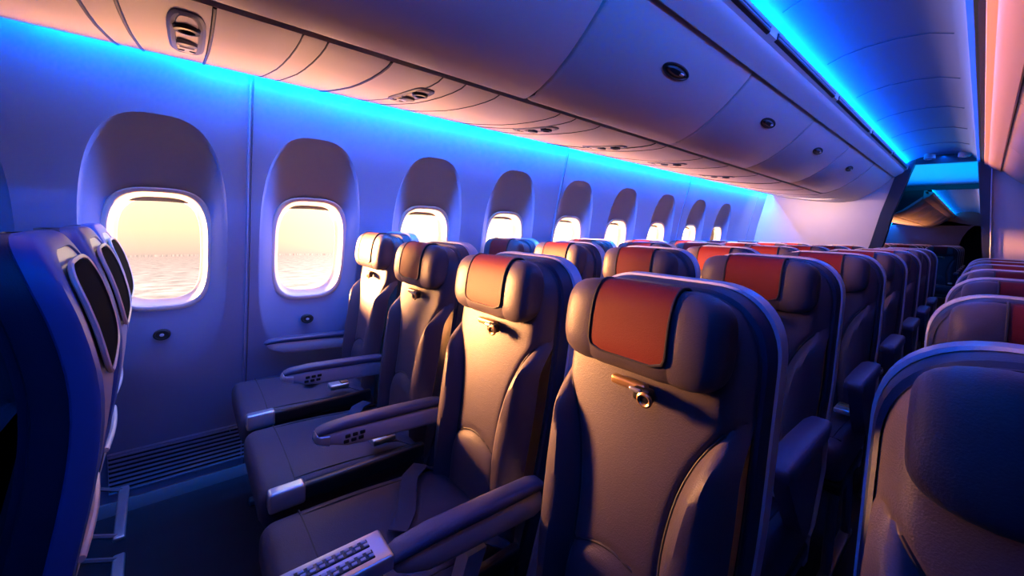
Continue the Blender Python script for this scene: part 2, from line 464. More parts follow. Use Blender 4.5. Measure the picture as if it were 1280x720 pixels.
# pale partition left of the doorway
post_out = [(-.93, 0), (-.90, .9), (-.81, 1.20), (-.745, 1.55), (-.685, 1.80), (-.64, 2.0), (-.63, 2.15)]
m.prism([(-2.26, 0)]+post_out[:]+[(-.63, 2.3), (-2.26, 2.3)], 'y', YB, YB+.03, 'partition')
tag(m.build('wall_back_left'), kind='structure')
# dark left post
m = MB()
a = [(x, z) for x, z in post_out]; b = [(x, z) for x, z in OL]
b2 = b+[(-.50, 2.3)]; a2 = a+[(-.63, 2.3)]
rows = []
for (xo, zo), (xi, zi) in zip(a2, b2):
    rows.append([(xo, YB-.02, zo), (xi, YB-.02, zi), (xi+.0, YB+.10, zi), (xo, YB+.10, zo)])
m.loft(rows, 'pillar'); tag(m.build('door_1'), kind='structure')
# right post and partition
RI = [(-.0, 0), (.0, .9), (.0, 1.13), (-.058, 1.77), (-.085, 2.05), (-.085, 2.3)]
RO = [(.06, 0), (.06, .9), (.047, 1.10), (.012, 1.78), (.0, 2.05), (.0, 2.3)]
m = MB(); m.loft([[(xo, YB-.03, zo), (xi, YB-.03, zi), (xi, YB+.10, zi), (xo, YB+.10, zo)] for (xo, zo), (xi, zi) in zip(RO, RI)], 'pillar')
m.tube([(x+.004, YB-.035, z) for x, z in RO[2:5]], .005, 'rim', n=6)
tag(m.build('door_2'), kind='structure')
m = MB(); m.prism(RO+[(1.7, 2.3), (1.7, 0)], 'y', YB, YB+.03, 'partition'); tag(m.build('wall_back_right'), kind='structure')
# header with small spot fittings
m = MB(); m.prism([(-.56, 2.06), (-.06, 2.05), (-.06, 2.3), (-.56, 2.3)], 'y', YB-.01, YB+.05, 'pillar'); tag(m.build('trim_%d' % trims), kind='structure'); trims += 1
for k, x in enumerate((-.40, -.17)):
    r = empty('ceiling_spotlight', (x, YB-.13, 2.10)); tag(r, ['small round ceiling fitting above the left half of the doorway', 'small round ceiling fitting above the right half of the doorway'][k], 'light', 'ceiling fittings over the doorway')
    q = MB(); q.loft([[(rr*math.cos(t), rr*math.sin(t), z) for t in [2*PI*i/16 for i in range(16)]] for rr, z in ((.04, .035), (.042, -.012), (.032, -.02), (.028, -.01))], 'shade'); q.build('housing', r)
    q = MB(); q.loft([[(rr*math.cos(t), rr*math.sin(t), z) for t in [2*PI*i/16 for i in range(16)]] for rr, z in ((.025, -.008), (.025, -.014), (.012, -.02))], 'rim'); q.build('lens', r)
# second cabin header (arch) and far bulkhead
m = MB(); m.prism([(-2.3, 2.075), (1.7, 2.065), (1.7, 2.3), (-2.3, 2.3)], 'y', YC-.04, YC, 'pillar'); tag(m.build('trim_%d' % trims), kind='structure'); trims += 1
m = MB()
rows = []
far_out = [(-2.3, 0), (-2.3, .6), (-2.3, 1.0), (-2.3, 1.4), (-2.3, 1.8), (-2.3, 2.3)]
far_in = [(-.55, 0), (-.53, .6), (-.48, 1.0), (-.40, 1.4), (-.30, 1.62), (-.20, 1.75)]
m.loft([[(xo, YE, z), (xi, YE, zi), (xi, YE+.1, zi), (xo, YE+.1, z)] for (xo, z), (xi, zi) in zip(far_out, far_in)], 'pillar')
m.prism([(-2.3, 1.75), (-.2, 1.75), (1.7, 1.75), (1.7, 2.3), (-2.3, 2.3)], 'y', YE, YE+.1, 'pillar')
m.prism([(.02, 0), (1.7, 0), (1.7, 2.3), (.02, 2.3)], 'y', YE, YE+.1, 'pillar')
tag(m.build('wall_far_back'), kind='structure')

# ------------------------------------------------------------------ passenger service units
def make_psu(y, x0, x1, label, size=1.0):
    xc = (x0+x1)/2; z0 = psu_z(xc)
    r = empty('passenger_service_unit', (xc, y, z0)); tag(r, label, 'passenger service unit', 'reading light and air nozzle units under the bins')
    hx, hy = abs(x1-x0)/2, .036*size
    def ring(sx, sy, o, cx=0, n=4, cy=0):
        out = []
        for k in range(28):
            a = 2*PI*k/28; dx, dy = sup(a, n, sx, sy)
            out.append((cx+dx, cy+dy, psu_z(xc+cx+dx)-z0-o))
        return out
    p = MB(); p.loft([ring(hx, hy, -.004), ring(hx, hy, .004), ring(hx-.006, hy-.006, .007), ring(hx-.014, hy-.014, .004)], 'shade'); p.build('bezel_frame', r, weld=False)
    p = MB(); p.loft([ring(hx-.014, hy-.014, .003), ring(hx-.016, hy-.016, .006)], 'psu'); p.build('plate', r, weld=False)
    p = MB(); cx = hx*.55; p.loft([ring(.026, .026, .004, cx, 2), ring(.024, .024, .014, cx, 2), ring(.016, .016, .015, cx, 2), ring(.012, .012, .006, cx, 2)], 'black'); p.build('reading_light', r, weld=False)
    p = MB(); cx = -hx*.1
    p.loft([ring(.022, .022, .004, cx, 2.4), ring(.020, .021, .014, cx, 2.4), ring(.010, .010, .016, cx, 2.4)], 'shade'); p.build('air_nozzle', r, weld=False)
    p = MB(); cx = -hx*.45; p.loft([ring(.012, hy-.02, .005, cx, 5), ring(.011, hy-.021, .010, cx, 5)], 'white'); p.build('call_button', r, weld=False)
    p = MB(); cx = -hx*.72
    for dy in (-.012, .012): p.loft([ring(.008, .008, .005, cx, 3, dy), ring(.006, .006, .008, cx, 3, dy)], 'black')
    p.build('indicator_lamps', r, weld=False)
    return r
psl = ['large passenger service unit with dark reading light at the upper left', 'passenger service unit above the front window seats with two vents', 'third passenger service unit along the pale strip', 'fourth passenger service unit along the pale strip', 'fifth passenger service unit along the pale strip', 'sixth passenger service unit along the pale strip']
for (y, a, b, t) in zip((.0, .59, 1.20, 1.70, 2.37, 3.1), (-1.50, -1.43, -1.45, -1.45, -1.46, -1.46), (-1.09, -1.15, -1.18, -1.18, -1.20, -1.20), psl): make_psu(y, a, b, t)

# ------------------------------------------------------------------ seats
MODE = ['']
FT = [(.30, -.05), (.45, -.01), (.60, .025), (.75, .055), (.88, .076), (.98, .080), (1.08, .064), (1.16, .038), (1.22, .012)]
def lean(z):
    if MODE[0]: return smooth_tab(FT, z)
    if z < .60: return .034-(.60-z)*.10
    return .034+(z-.60)*.14
TOPZ, CR, HW = 1.172, .125, .192
def half_w(z, W=HW, top=None, r=CR):
    if top is None: top = TOPZ
    base = W*(.93+.07*sstep(.5, .85, z))
    if z <= top-r: return base
    k = min(1, (z-(top-r))/r)
    return base-r+r*(1-k**2.3)**(1/2.3)
CT = [(.48, .112), (.60, .100), (.68, .092), (.76, .092), (.84, .104), (.90, .124), (.95, .152), (.985, .185), (1.0, .23)]
def cz(z): return smooth_tab(CT, z)
def seam_h(x): return .70-.038*(x/.095)**2
def back_front(x, z):
    W = half_w(z); c = cz(z); ax = abs(x)
    y = lean(z)
    e = max(0., min(1., (W-ax)/.045))
    edge = (1-e)**2*.045                      # rounds to the side
    bol = .040*sstep(c-.004, c+.035, ax)*sstep(1.0, .90, z) if z < 1.0 else 0
    groove = .007*math.exp(-((ax-c)/.006)**2)*(1 if z < .985 else 0)
    low = 0
    if ax < c:
        d = z-seam_h(x); groove += .006*math.exp(-(d/.006)**2)
        low = .010*sstep(.01, -.05, d)
    bulge = .016*(1-(ax/HW)**2)*sstep(.5, .7, z)
    return y+edge-bol+groove-low-bulge
def zlist():
    L_ = [.46+.009*i for i in range(62)]
    L_ += [1.02+(TOPZ-1.02)*(1-(1-i/14)**2.2) for i in range(15)]
    L_[-1] = TOPZ-.0005
    return L_
UI = [0, .2, .4, .6, .75, .86, .92, .955, .98, 1.0]
UO = [.02, .05, .09, .15, .24, .36, .5, .63, .75, .85, .93, .98, 1.0]
def outline(W, top, r, zlo, n_side=22, n_arc=12):
    """points (x,z) from the lower left up over the top to the lower right"""
    L_ = []
    for i in range(n_side): L_.append(zlo+(top-r-zlo)*i/n_side)
    for i in range(n_arc): L_.append(top-r+r*math.sin(i/(n_arc)*PI/2))
    pts = [(-half_w(z, W, top, r), z) for z in L_]
    k = half_w(top, W, top, r)
    pts += [(-k*(1-2*i/8), top) for i in range(9)]
    pts += [(-x, z) for x, z in reversed(pts[:len(L_)])]
    return pts

def shell_y(z):
    if MODE[0]: return lean(z)
    if z < .56: return lean(.56)-(.56-z)*.30
    return lean(z)

def mesh_backrest():
    m = MB(); rows = []
    for z in zlist():
        W = half_w(z); c = min(cz(z), W*.86)
        half = [c*u for u in UI]+[c+(W-c)*u for u in UO]
        xs = [-x for x in reversed(half[1:])]+half
        rows.append([(x, back_front(x, z), z) for x in xs])
    m.grid(rows, 'leather')
    o = [(x, z) for x, z in outline(HW, TOPZ, CR, .46)]
    m.grid([[(x, lean(z)+.038, z) for x, z in o], [(x*1.0, lean(z)+.075, z) for x, z in o]], 'navy')
    return m
def mesh_piping():
    m = MB()
    for s in (-1, 1):
        pts = []
        for i in range(34):
            z = .47+(.965-.47)*i/33; x = s*cz(z)
            if abs(x) < half_w(z)-.004: pts.append((x, back_front(x, z)-.0008, z))
        m.tube(pts, .0030, 'seam', n=6)
    pts = [(x, back_front(x, seam_h(x))-.0010, seam_h(x)) for x in [-.091+.182*i/24 for i in range(25)]]
    m.tube(pts, .0028, 'seam', n=6)
    return m
def mesh_side_shell():
    m = MB(); st = []
    for (g, yo) in ((-.004, .045), (.006, .05), (.010, .065), (.010, .088)):
        st.append([(x, shell_y(z)+yo, z) for x, z in outline(HW+g, TOPZ+g, CR, .30)])
    m.grid(st, 'navy'); return m
def mesh_rim():
    m = MB(); st = []
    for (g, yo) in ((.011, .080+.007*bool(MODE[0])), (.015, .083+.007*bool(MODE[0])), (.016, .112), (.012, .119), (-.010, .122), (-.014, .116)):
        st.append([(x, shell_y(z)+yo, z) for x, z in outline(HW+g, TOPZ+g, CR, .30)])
    m.grid(st, 'rim_blue_lit' if MODE[0] else 'rim'); return m
def mesh_rear():
    m = MB(); rows = []
    for i in range(40):
        z = .30+(TOPZ-.0105-.30)*(1-(1-i/39)**2.0)
        W = max(.002, half_w(z, HW-.010, TOPZ-.010, CR))
        row = []
        for j in range(21):
            u = -1+2*j/20; x = W*u
            row.append((x, shell_y(z)+.118+.005*(1-abs(u)**3)*sstep(TOPZ-.01, TOPZ-.09, z), z))
        rows.append(row)
    m.grid(rows, 'shell'); return m
def SZC(): return 1.075 if MODE[0] else 1.045
def mesh_screen():
    m = MB(); 
    def ring(sx, sz, o, zc=SZC()):
        out = []
        for k in range(40):
            x, z = sup(2*PI*k/40, 4, sx, sz); out.append((x, shell_y(zc+z)+.1262+o*.7, zc+z))
        return out
    m.loft([ring(.160, .088, -.005), ring(.160, .088, .004), ring(.156, .084, .006), ring(.150, .078, .002)]+[ring(.150*k, .078*k, .002) for k in (.8, .6, .4, .2, .02)], 'screen')
    return m
def mesh_screen_frame():
    m = MB(); pts = []
    for k in range(40):
        x, z = sup(2*PI*k/40, 4, .164, .094); zq = SZC()+z; pts.append((x, shell_y(zq)+.128, zq))
    m.tube(pts, .004, 'shell', n=6, closed=True); return m
def mesh_pocket():
    m = MB(); rows = []
    f_ = .35 if MODE[0] else 1.0
    for z, o in ((.42, .118), (.44, .128), (.56, .134), (.66, .138), (.70, .134), (.70, .126)):
        rows.append([(-.15+.30*i/12, shell_y(z)+.118+(o-.118)*f_+.006*math.sin(i/12*PI), z) for i in range(13)])
    m.grid(rows, 'shell')
    m.tube([(x, shell_y(.70)+.118+.022*f_+.006*math.sin((x+.15)/.30*PI), .70) for x in [-.15+.30*i/12 for i in range(13)]], .006, 'shell', n=8)
    return m
# headrest
HZ0, HZ1 = 1.022, 1.182
def hr_point(x, a, gx=0., grow=0.):
    """a: angle around the section; 0 = front, pi/2 = top"""
    k = min(1, abs(x)/.166); end = (1-k**6)**(1/2.6)
    cy = lean(1.09)-.014-.010*k*k; czz = (HZ0+HZ1)/2-.001
    hy = .040*(.25+.75*end)+grow; hz = (HZ1-HZ0)/2*(.35+.65*end)+grow
    cy += (1-end)*.018
    c, s = math.cos(a), math.sin(a); n = 2.6
    dy = -hy*math.copysign(abs(c)**(2/n), c); dz = hz*math.copysign(abs(s)**(2/n), s)
    return (x, cy+dy+.10*dz*1.2, czz+dz)
def mesh_headrest():
    m = MB(); rings = []
    xs = [-.166, -.1657, -.1645, -.162, -.158, -.150, -.135, -.12, -.10, -.084, -.082, -.080, -.06, -.03, 0]
    xs = xs+[-x for x in reversed(xs[:-1])]
    for x in xs:
        g = -.0022*math.exp(-((abs(x)-.082)/.004)**2)
        rings.append([hr_point(x, 2*PI*k/36, grow=g) for k in range(36)])
    m.loft(rings, 'leather'); return m
PW = .083
def panel_w(a):
    # half width of the burgundy panel at angle a (bottom corners rounded)
    a0 = -.52
    k = max(0, min(1, (a0+.34-a)/.34)); return (PW-.004)*(.66+.34*(1-k**2.2)**(1/2.2))
def mesh_panel():
    m = MB(); rows = []
    for i in range(26):
        a = -.52+(2.2+.52)*i/25; w = panel_w(a)
        rows.append([hr_point(w*(-1+2*j/12), a, grow=.0022) for j in range(13)])
    m.grid(rows, 'burgundy'); return m
def mesh_panel_piping():
    m = MB()
    L_ = [-.52+(2.2+.52)*i/25 for i in range(26)]
    left = [hr_point(-panel_w(a)-.002, a, grow=.002) for a in reversed(L_)]
    bot = [hr_point(panel_w(-.52)*(-1+2*j/10), -.535, grow=.002) for j in range(1, 10)]
    right = [hr_point(panel_w(a)+.002, a, grow=.002) for a in L_]
    m.tube(left+bot+right, .0026, 'seam', n=6); return m
def mesh_bracket():
    m = MB(); y = back_front(0, .99)-.010
    m.rbox((.003, y, 1.003), (.038, .008, .0085), .006, 'bronze')
    m.rbox((.037, y-.006, .996), (.018, .010, .012), .006, 'black')
    return m
def mesh_bracket_ring():
    m = MB(); y = back_front(0, .975)-.024
    m.tube([(.045+.012*math.cos(t), y, .991+.010*math.sin(t)) for t in [2*PI*k/16 for k in range(16)]], .0035, 'bronze', n=6, closed=True)
    m.rbox((.025, y+.002, 1.002), (.012, .004, .004), .003, 'silver')
    return m
# seat cushion
def mesh_cushion():
    m = MB()
    def disp(p):
        x, y, z = p
        if z > .47:
            z += .010*(1-(x/.215)**2) + .012*sstep(-.30, -.42, y)*0
            z -= .005*math.exp(-((y+.355)/.006)**2) + .004*math.exp(-((abs(x)-.165)/.006)**2)*(y > -.355)
            z -= .018*sstep(-.30, .0, y)
        else:
            if y < -.3: y += .05*sstep(.47, .38, z)
        return (x, y, z)
    m.rbox((0, -.205, .465), (.205, .235, .075), .035, 'leather_seat', seg=4, disp=disp); return m
def mesh_cushion_seam():
    m = MB()
    def zt(x, y): return .54+.010*(1-(x/.215)**2)-.018*sstep(-.30, 0, y)-.002
    m.tube([(x, -.355, zt(x, -.355)) for x in [-.19+.38*i/16 for i in range(17)]], .0024, 'seam', n=6)
    for s in (-1, 1): m.tube([(s*.165, y, zt(.165, y)) for y in [-.355+.34*i/12 for i in range(13)]], .0020, 'seam', n=6)
    return m
def arm_ring(y, x, hx, zb, zt, n=5, N_=20):
    return [(x+sup(2*PI*k/N_, n, hx, (zt-zb)/2)[0], y, (zt+zb)/2+sup(2*PI*k/N_, n, hx, (zt-zb)/2)[1]) for k in range(N_)]
AX = .228
def mesh_arm(x, tip=-.315):
    m = MB()
    st = [(tip+.002, .012, .672, .682), (tip+.010, .018, .660, .685), (tip+.03, .021, .648, .686), (tip+.07, .022, .632, .684), (tip+.12, .022, .626, .682), (-.05, .022, .618, .674), (.03, .021, .612, .668), (.05, .018, .615, .664)]
    m.loft([arm_ring(y, x, hx, zb, zt, 4) for y, hx, zb, zt in st], 'arm')
    return m
def mesh_pad(x, tip=-.315):
    m = MB()
    st = [(tip-.004, .008, .680, .686), (tip+.002, .020, .678, .692), (tip+.02, .023, .679, .699), (tip+.08, .024, .679, .703), (-.1, .024, .673, .699), (.03, .023, .668, .692), (.055, .020, .668, .686)]
    m.loft([arm_ring(y, x, hx, zb, zt, 3) for y, hx, zb, zt in st], 'pad')
    return m
def mesh_tip(x, tip=-.315):
    m = MB(); st = [(tip-.010, .008, .668, .678), (tip-.004, .017, .658, .688), (tip+.006, .0225, .655, .6795), (tip+.028, .0235, .645, .679)]
    m.loft([arm_ring(y, x, hx, zb, zt, 4) for y, hx, zb, zt in st], 'silver'); return m
def mesh_buttons(x):
    m = MB()
    for i in range(3):
        for j in range(2):
            m.rbox((x+.0225, -.245+.020*i+.004*j, .648+.014*j), (.003, .007, .0045), .002, 'black', seg=2)
    return m
def mesh_rail():
    m = MB(); m.rbox((AX, -.20, .535), (.012, .20, .022), .008, 'black'); return m
def mesh_cap():
    m = MB(); m.rbox((AX, -.385, .540), (.019, .042, .026), .008, 'silver'); return m
def ribbon(m, pts, w, th, key, up=(0, 0, 1)):
    rows = []
    pts = [Vector(p) for p in pts]
    for i, p in enumerate(pts):
        t = (pts[min(i+1, len(pts)-1)]-pts[max(i-1, 0)]).normalized(); s = t.cross(Vector(up)).normalized()*w; u = s.cross(t).normalized()*th
        rows.append([p-s-u, p+s-u, p+s+u, p-s+u])
    m.loft(rows, key)
def mesh_belt():
    m = MB()
    ribbon(m, [(-.18, .0, .52), (-.17, -.04, .548), (-.13, -.09, .556), (-.06, -.13, .560), (.0, -.16, .560), (.04, -.20, .560)], .022, .0015, 'belt')
    ribbon(m, [(.19, .0, .52), (.185, -.03, .550), (.165, -.06, .562), (.15, -.10, .562)], .022, .0015, 'belt')
    return m
def mesh_buckle():
    m = MB(); m.rbox((.150, -.105, .570), (.026, .036, .010), .006, 'silver'); m.rbox((.150, -.085, .582), (.020, .014, .004), .003, 'bronze'); return m
def mesh_leg(x):
    m = MB(); m.tube([(x, -.33, 0), (x, -.30, .2), (x, -.28, .40)], .016, 'frame', n=8); m.tube([(x, .0, 0), (x, -.02, .2), (x, -.06, .40)], .016, 'frame', n=8)
    m.rbox((x, -.17, .015), (.018, .21, .012), .006, 'frame'); return m
def mesh_pan():
    m = MB(); m.rbox((0, -.19, .375), (.205, .20, .022), .012, 'black'); return m
def mesh_footrest():
    m = MB()
    for s in (-1, 1): m.tube([(s*.15, shell_y(.34)+.10, .36), (s*.15, .10, .28), (s*.15, .17, .245)], .007, 'frame', n=6)
    m.rbox((0, .175, .243), (.17, .014, .008), .006, 'silver')
    return m

MESHES = {}
def getmesh(key, fn, smooth=40):
    key = MODE[0]+key
    if key not in MESHES:
        o = fn().build(key, smooth=smooth); MESHES[key] = o.data; bpy.data.objects.remove(o)
    return MESHES[key]
def part(name, key, fn, parent, label=None, smooth=40):
    o = bpy.data.objects.new(name, getmesh(key, fn, smooth)); COL.objects.link(o); o.parent = parent
    if label: o['label'] = label
    return o

AXA = .212
def mesh_aisle_pad():
    m = MB()
    st = [(-.372, .016, .735, .748), (-.365, .026, .725, .758), (-.34, .030, .720, .765), (-.2, .031, .722, .768), (-.05, .030, .722, .766), (.0, .024, .726, .760)]
    m.loft([arm_ring(y, AXA, hx, zb, zt, 4) for y, hx, zb, zt in st], 'pad'); return m
AP = [(-.345, .732), (-.01, .732), (-.03, .64), (-.075, .56), (-.10, .52), (-.14, .505), (-.19, .53), (-.27, .63)]
def mesh_aisle_panel():
    m = MB(); m.prism([(y, z) for y, z in AP], 'x', AXA-.020, AXA+.018, 'pad'); return m
def mesh_aisle_trim():
    m = MB(); m.tube([(AXA+.020, y, z) for y, z in [(-.03, .72)]+AP[2:6]], .0045, 'rim', n=6); m.tube([(AXA+.020, y-.022, z) for y, z in [(-.03, .72)]+AP[2:5]], .002, 'rim', n=6); return m
def mesh_handset():
    m = MB(); m.rbox((AX, -.385, .703), (.036, .082, .014), .006, 'silver'); return m
def mesh_handset_face():
    m = MB()
    for s in (-1, 1): m.rbox((AX+s*.013, -.392, .7165), (.0095, .062, .002), .0015, 'black', seg=2)
    return m
def mesh_handset_keys():
    m = MB()
    for s in (-1, 1):
        for i in range(9):
            for j in (-1, 1): m.rbox((AX+s*.013+j*.0042, -.445+.0135*i+(.002 if j > 0 else 0), .719), (.0030, .0042, .0014), .001, 'button', seg=1)
    return m
def mesh_bracket_plate():
    m = MB(); m.prism([(-.20, .44), (-.165, .44), (-.10, .612), (-.145, .612)], 'x', AX-.016, AX+.016, 'silver'); return m

def make_seat(kind, detail=True):
    global TOPZ, HZ0, HZ1
    front = kind == 'front'
    MODE[0] = 'forward_' if front else ''
    TOPZ, HZ0, HZ1 = (1.20, 1.02, 1.19) if front else (1.172, 1.022, 1.182)
    r = empty('airline_seat')
    b = part('backrest', 'backrest', mesh_backrest, r); part('piping', 'piping', mesh_piping, b)
    part('side_shell', 'side_shell', mesh_side_shell, r)
    part('shell_rim', 'shell_rim', mesh_rim, r, 'pale plastic rim')
    rr = part('rear_shell', 'rear_shell', mesh_rear, r)
    part('rear_screen', 'rear_screen', mesh_screen, rr); part('screen_surround', 'screen_surround', mesh_screen_frame, rr)
    part('seatback_pocket', 'seatback_pocket', mesh_pocket, rr)
    h = part('headrest', 'headrest', mesh_headrest, r)
    part('headrest_panel', 'headrest_panel', mesh_panel, h, 'burgundy centre panel'); part('headrest_piping', 'headrest_piping', mesh_panel_piping, h)
    k = part('headrest_bracket', 'headrest_bracket', mesh_bracket, r, 'bronze and black clip'); part('bracket_ring', 'bracket_ring', mesh_bracket_ring, k)
    c = part('seat_cushion', 'seat_cushion', mesh_cushion, r); part('cushion_seam', 'cushion_seam', mesh_cushion_seam, c)
    part('seat_pan', 'seat_pan', mesh_pan, r)
    part('leg', 'leg_a', lambda: mesh_leg(-.17), r); part('leg', 'leg_b', lambda: mesh_leg(.17), r)
    part('seat_belt', 'seat_belt', mesh_belt, r); part('belt_buckle', 'belt_buckle', mesh_buckle, r, 'shiny metal buckle')
    if kind in ('plain', 'window', 'handset'):
        tip = -.315 if kind != 'handset' else -.30
        a = part('armrest', 'arm' if kind != 'handset' else 'arm_h', lambda: mesh_arm(AX, tip), r)
        part('armrest_pad', 'pad' if kind != 'handset' else 'pad_h', lambda: mesh_pad(AX, tip), a)
        if kind != 'handset': part('control_buttons', 'buttons', lambda: mesh_buttons(AX), a)
        part('divider_rail', 'rail', mesh_rail, r); part('rail_cap', 'cap', mesh_cap, r, 'bright silver end cap')
    if kind in ('plain', 'window'): part('armrest_tip', 'arm_tip', lambda: mesh_tip(AX), a, 'silver blue tip')
    if kind == 'window':
        a = part('armrest', 'arm_w', lambda: mesh_arm(-AX+.018), r); part('armrest_pad', 'pad_w', lambda: mesh_pad(-AX+.018), a)
    if kind == 'handset':
        q = part('handset', 'handset', mesh_handset, r, 'silver framed keypad'); part('handset_face', 'handset_face', mesh_handset_face, q); part('handset_keys', 'handset_keys', mesh_handset_keys, q)
        part('armrest_bracket', 'arm_bracket', mesh_bracket_plate, r, 'bright metal bracket')
    if kind == 'aisle':
        a = part('armrest', 'aisle_panel', mesh_aisle_panel, r); part('armrest_pad', 'aisle_pad', mesh_aisle_pad, a); part('armrest_trim', 'aisle_trim', mesh_aisle_trim, a, 'pale edge trim')
    if kind == 'front':
        part('footrest', 'footrest', mesh_footrest, r, 'narrow metal foot bar')
    return r

ORD = ['front', 'first', 'second', 'third', 'fourth', 'fifth', 'sixth', 'seventh']
protos = {}
def put(kind, x, y, label, group, rz=0, z=0, sc=None):
    if kind not in protos: r = protos[kind] = make_seat(kind)
    else: r = copy_tree(protos[kind])
    r.location = (x, y, z); r.rotation_euler = (0, 0, rz); r.scale = sc or (1, 1, 1)
    tag(r, label, 'airline seat', group); return r
G = 'dark leather airline seats'
put('window', -1.80, .575, 'window seat by the wall with orange sunlit headrest, armrest touching the wall', G, sc=(1, 1, 1.018))
put('plain', -1.33, .575, 'front-row seat second from the wall, its headrest half in dark blue shade', G)
put('handset', -.845, .560, 'front-row seat third from the wall, keypad on the armrest beside it', G, sc=(1, 1, .99))
put('aisle', -.385, .535, 'largest seat in the middle foreground with deep red headrest panel and bronze clip', G, sc=(.94, 1, .98))
rowsY = [1.375, 2.12, 2.87, 3.62, 4.37, 5.12]
colsX = [('window', -1.845, 'window-side seat'), ('plain', -1.385, 'second seat from the wall'), ('plain', -.925, 'third seat from the wall'), ('aisle', -.465, 'aisle-side seat with end armrest panel')]
for i, y in enumerate(rowsY):
    for kind, x, t in colsX:
        xx = x; yy = y
        if i == 0 and kind == 'aisle': yy = 1.33
        put(kind, xx, yy, '%s in the %s row behind the foreground row' % (t, ORD[i+1]), G)
# the row in front, seen from behind at the left edge
put('front', -1.795, -.355, 'farthest of three forward-row seats seen from behind, close to the window', G, rz=math.radians(3), sc=(.93, 1, 1))
put('front', -1.40, -.33, 'middle of three forward-row seats seen from behind at the left edge', G, rz=math.radians(3.2), sc=(.93, 1, 1))
put('front', -1.01, -.315, 'nearest of three forward-row seats seen from behind, cut by the left edge', G, rz=math.radians(3.8), sc=(.93, 1, 1))
# right hand seats
put('plain', .125, .52, 'nearest dark seat at the lower right corner with a blue-lit rim', G, sc=(1, 1, .955))
for i, y in enumerate([1.31, 2.10, 2.89, 3.68, 4.47, 5.2]):
    put('plain', .125, y, 'dark seat on the right of the aisle, %s behind the corner one' % ['next', 'second', 'third', 'fourth', 'fifth', 'sixth'][i], G, sc=(1, 1, .948))
# next cabin
for i in range(5):
    for kind, x, t in colsX[1:]:
        put(kind, x, 9.9+.85*i, '%s, %s row past the doorway in the next cabin' % (t.split(' with')[0], ORD[i+1]), 'seats of the next cabin')

# ------------------------------------------------------------------ lights
def area(name, loc, rot, sx, sy, color, energy, spread=None):
    l = bpy.data.lights.new(name, 'AREA'); l.shape = 'RECTANGLE'; l.size = sx; l.size_y = sy; l.color = color; l.energy = energy
    if spread: l.spread = math.radians(spread)
    o = bpy.data.objects.new(name, l); o.location = loc
    o.rotation_euler = rot; COL.objects.link(o); return o
def look(v):  # rotation so that local -Z points along v, local Y roughly along world Y
    v = Vector(v).normalized(); z = -v; y = Vector((0, 1, 0)); x = y.cross(z).normalized(); y = z.cross(x)
    return Matrix((x, y, z)).transposed().to_euler()
BLUE = (.0, .20, 1.0)
LN = YB-Y0
for ya, yb, e in ((Y0, -.75, 2), (-.75, -.35, 4), (-.35, .0, 10), (.0, .5, 22), (.5, YB, 27)):   # watts per metre
    area('sidewall_led', (-1.822, (ya+yb)/2, 1.835), look((-.12, 0, -1)), .02, yb-ya, BLUE, e*(yb-ya))
area('sidewall_led_right', (MIR+1.822, (YB+Y0)/2, 1.835), look((.12, 0, -1)), .02, LN, BLUE, 30)
area('cove_led', (-.568, (YB+Y0)/2, 2.058), look((.35, 0, .94)), .015, LN, (.0, .20, 1.0), 80, 125)
area('cove_led_right', (-.098, (YB+Y0)/2, 2.045), look((-.5, 0, .9)), .01, LN, (.0, .33, 1.0), 2.5)
area('aisle_wash_led', (-.070, (YB+Y0)/2, 2.044), look((-1, 0, -.20)), .012, LN, (.0, .14, 1.0), 22, 110)
area('bin_warm_fill', (-.575, 3.2, 1.985), look((1, 0, .10)), .01, 5.0, (1.0, .30, .03), 11, 36)  # added warm fill that tints the right bins, no real strip here
area('partition_fill', (-1.35, 5.30, 1.66), look((0, 1, -.45)), .5, .04, (1.0, .66, .60), 4.5)  # added warm fill to brighten the pale partition, not a cabin fitting
area('aisle_down_fill', (-.31, (YB+Y0)/2+.5, 2.125), (0, 0, 0), .02, LN-1, (.0, .12, 1.0), 24)  # added blue fill standing in for ceiling bounce on seats and armrests
area('sidewall_led_aft', (-1.822, (YC+YE)/2, 1.835), look((-.12, 0, -1)), .02, YE-YC, BLUE, 300)
area('cove_led_aft', (-.568, (YC+YE)/2, 2.058), look((.8, 0, .6)), .015, YE-YC, (.0, .33, 1.0), 25)
area('galley_led', (-.3, 7.5, 1.95), look((0, 0, 1)), 1.2, 2.4, (.0, .36, 1.0), 45)
area('next_cabin_warm', (-1.6, 12.5, 1.0), look((.5, 0, .8)), .3, 5.0, (1.0, .36, .10), 75)
# portals at the windows
for i, y in enumerate(WIN_Y):
    o = area('window_portal', (wx(WZ)-.115, y, WZ), (0, -PI/2, 0), .46, .31, (1, 1, 1), 1)
    o.data.cycles.is_portal = True
sun = bpy.data.lights.new('sun', 'SUN'); sun.energy = 105; sun.color = (1.0, .40, .13); sun.angle = math.radians(17)
so = bpy.data.objects.new('sun', sun); SUND = Vector((-.876, -.480, .098)).normalized(); so.rotation_euler = look(-SUND); COL.objects.link(so)

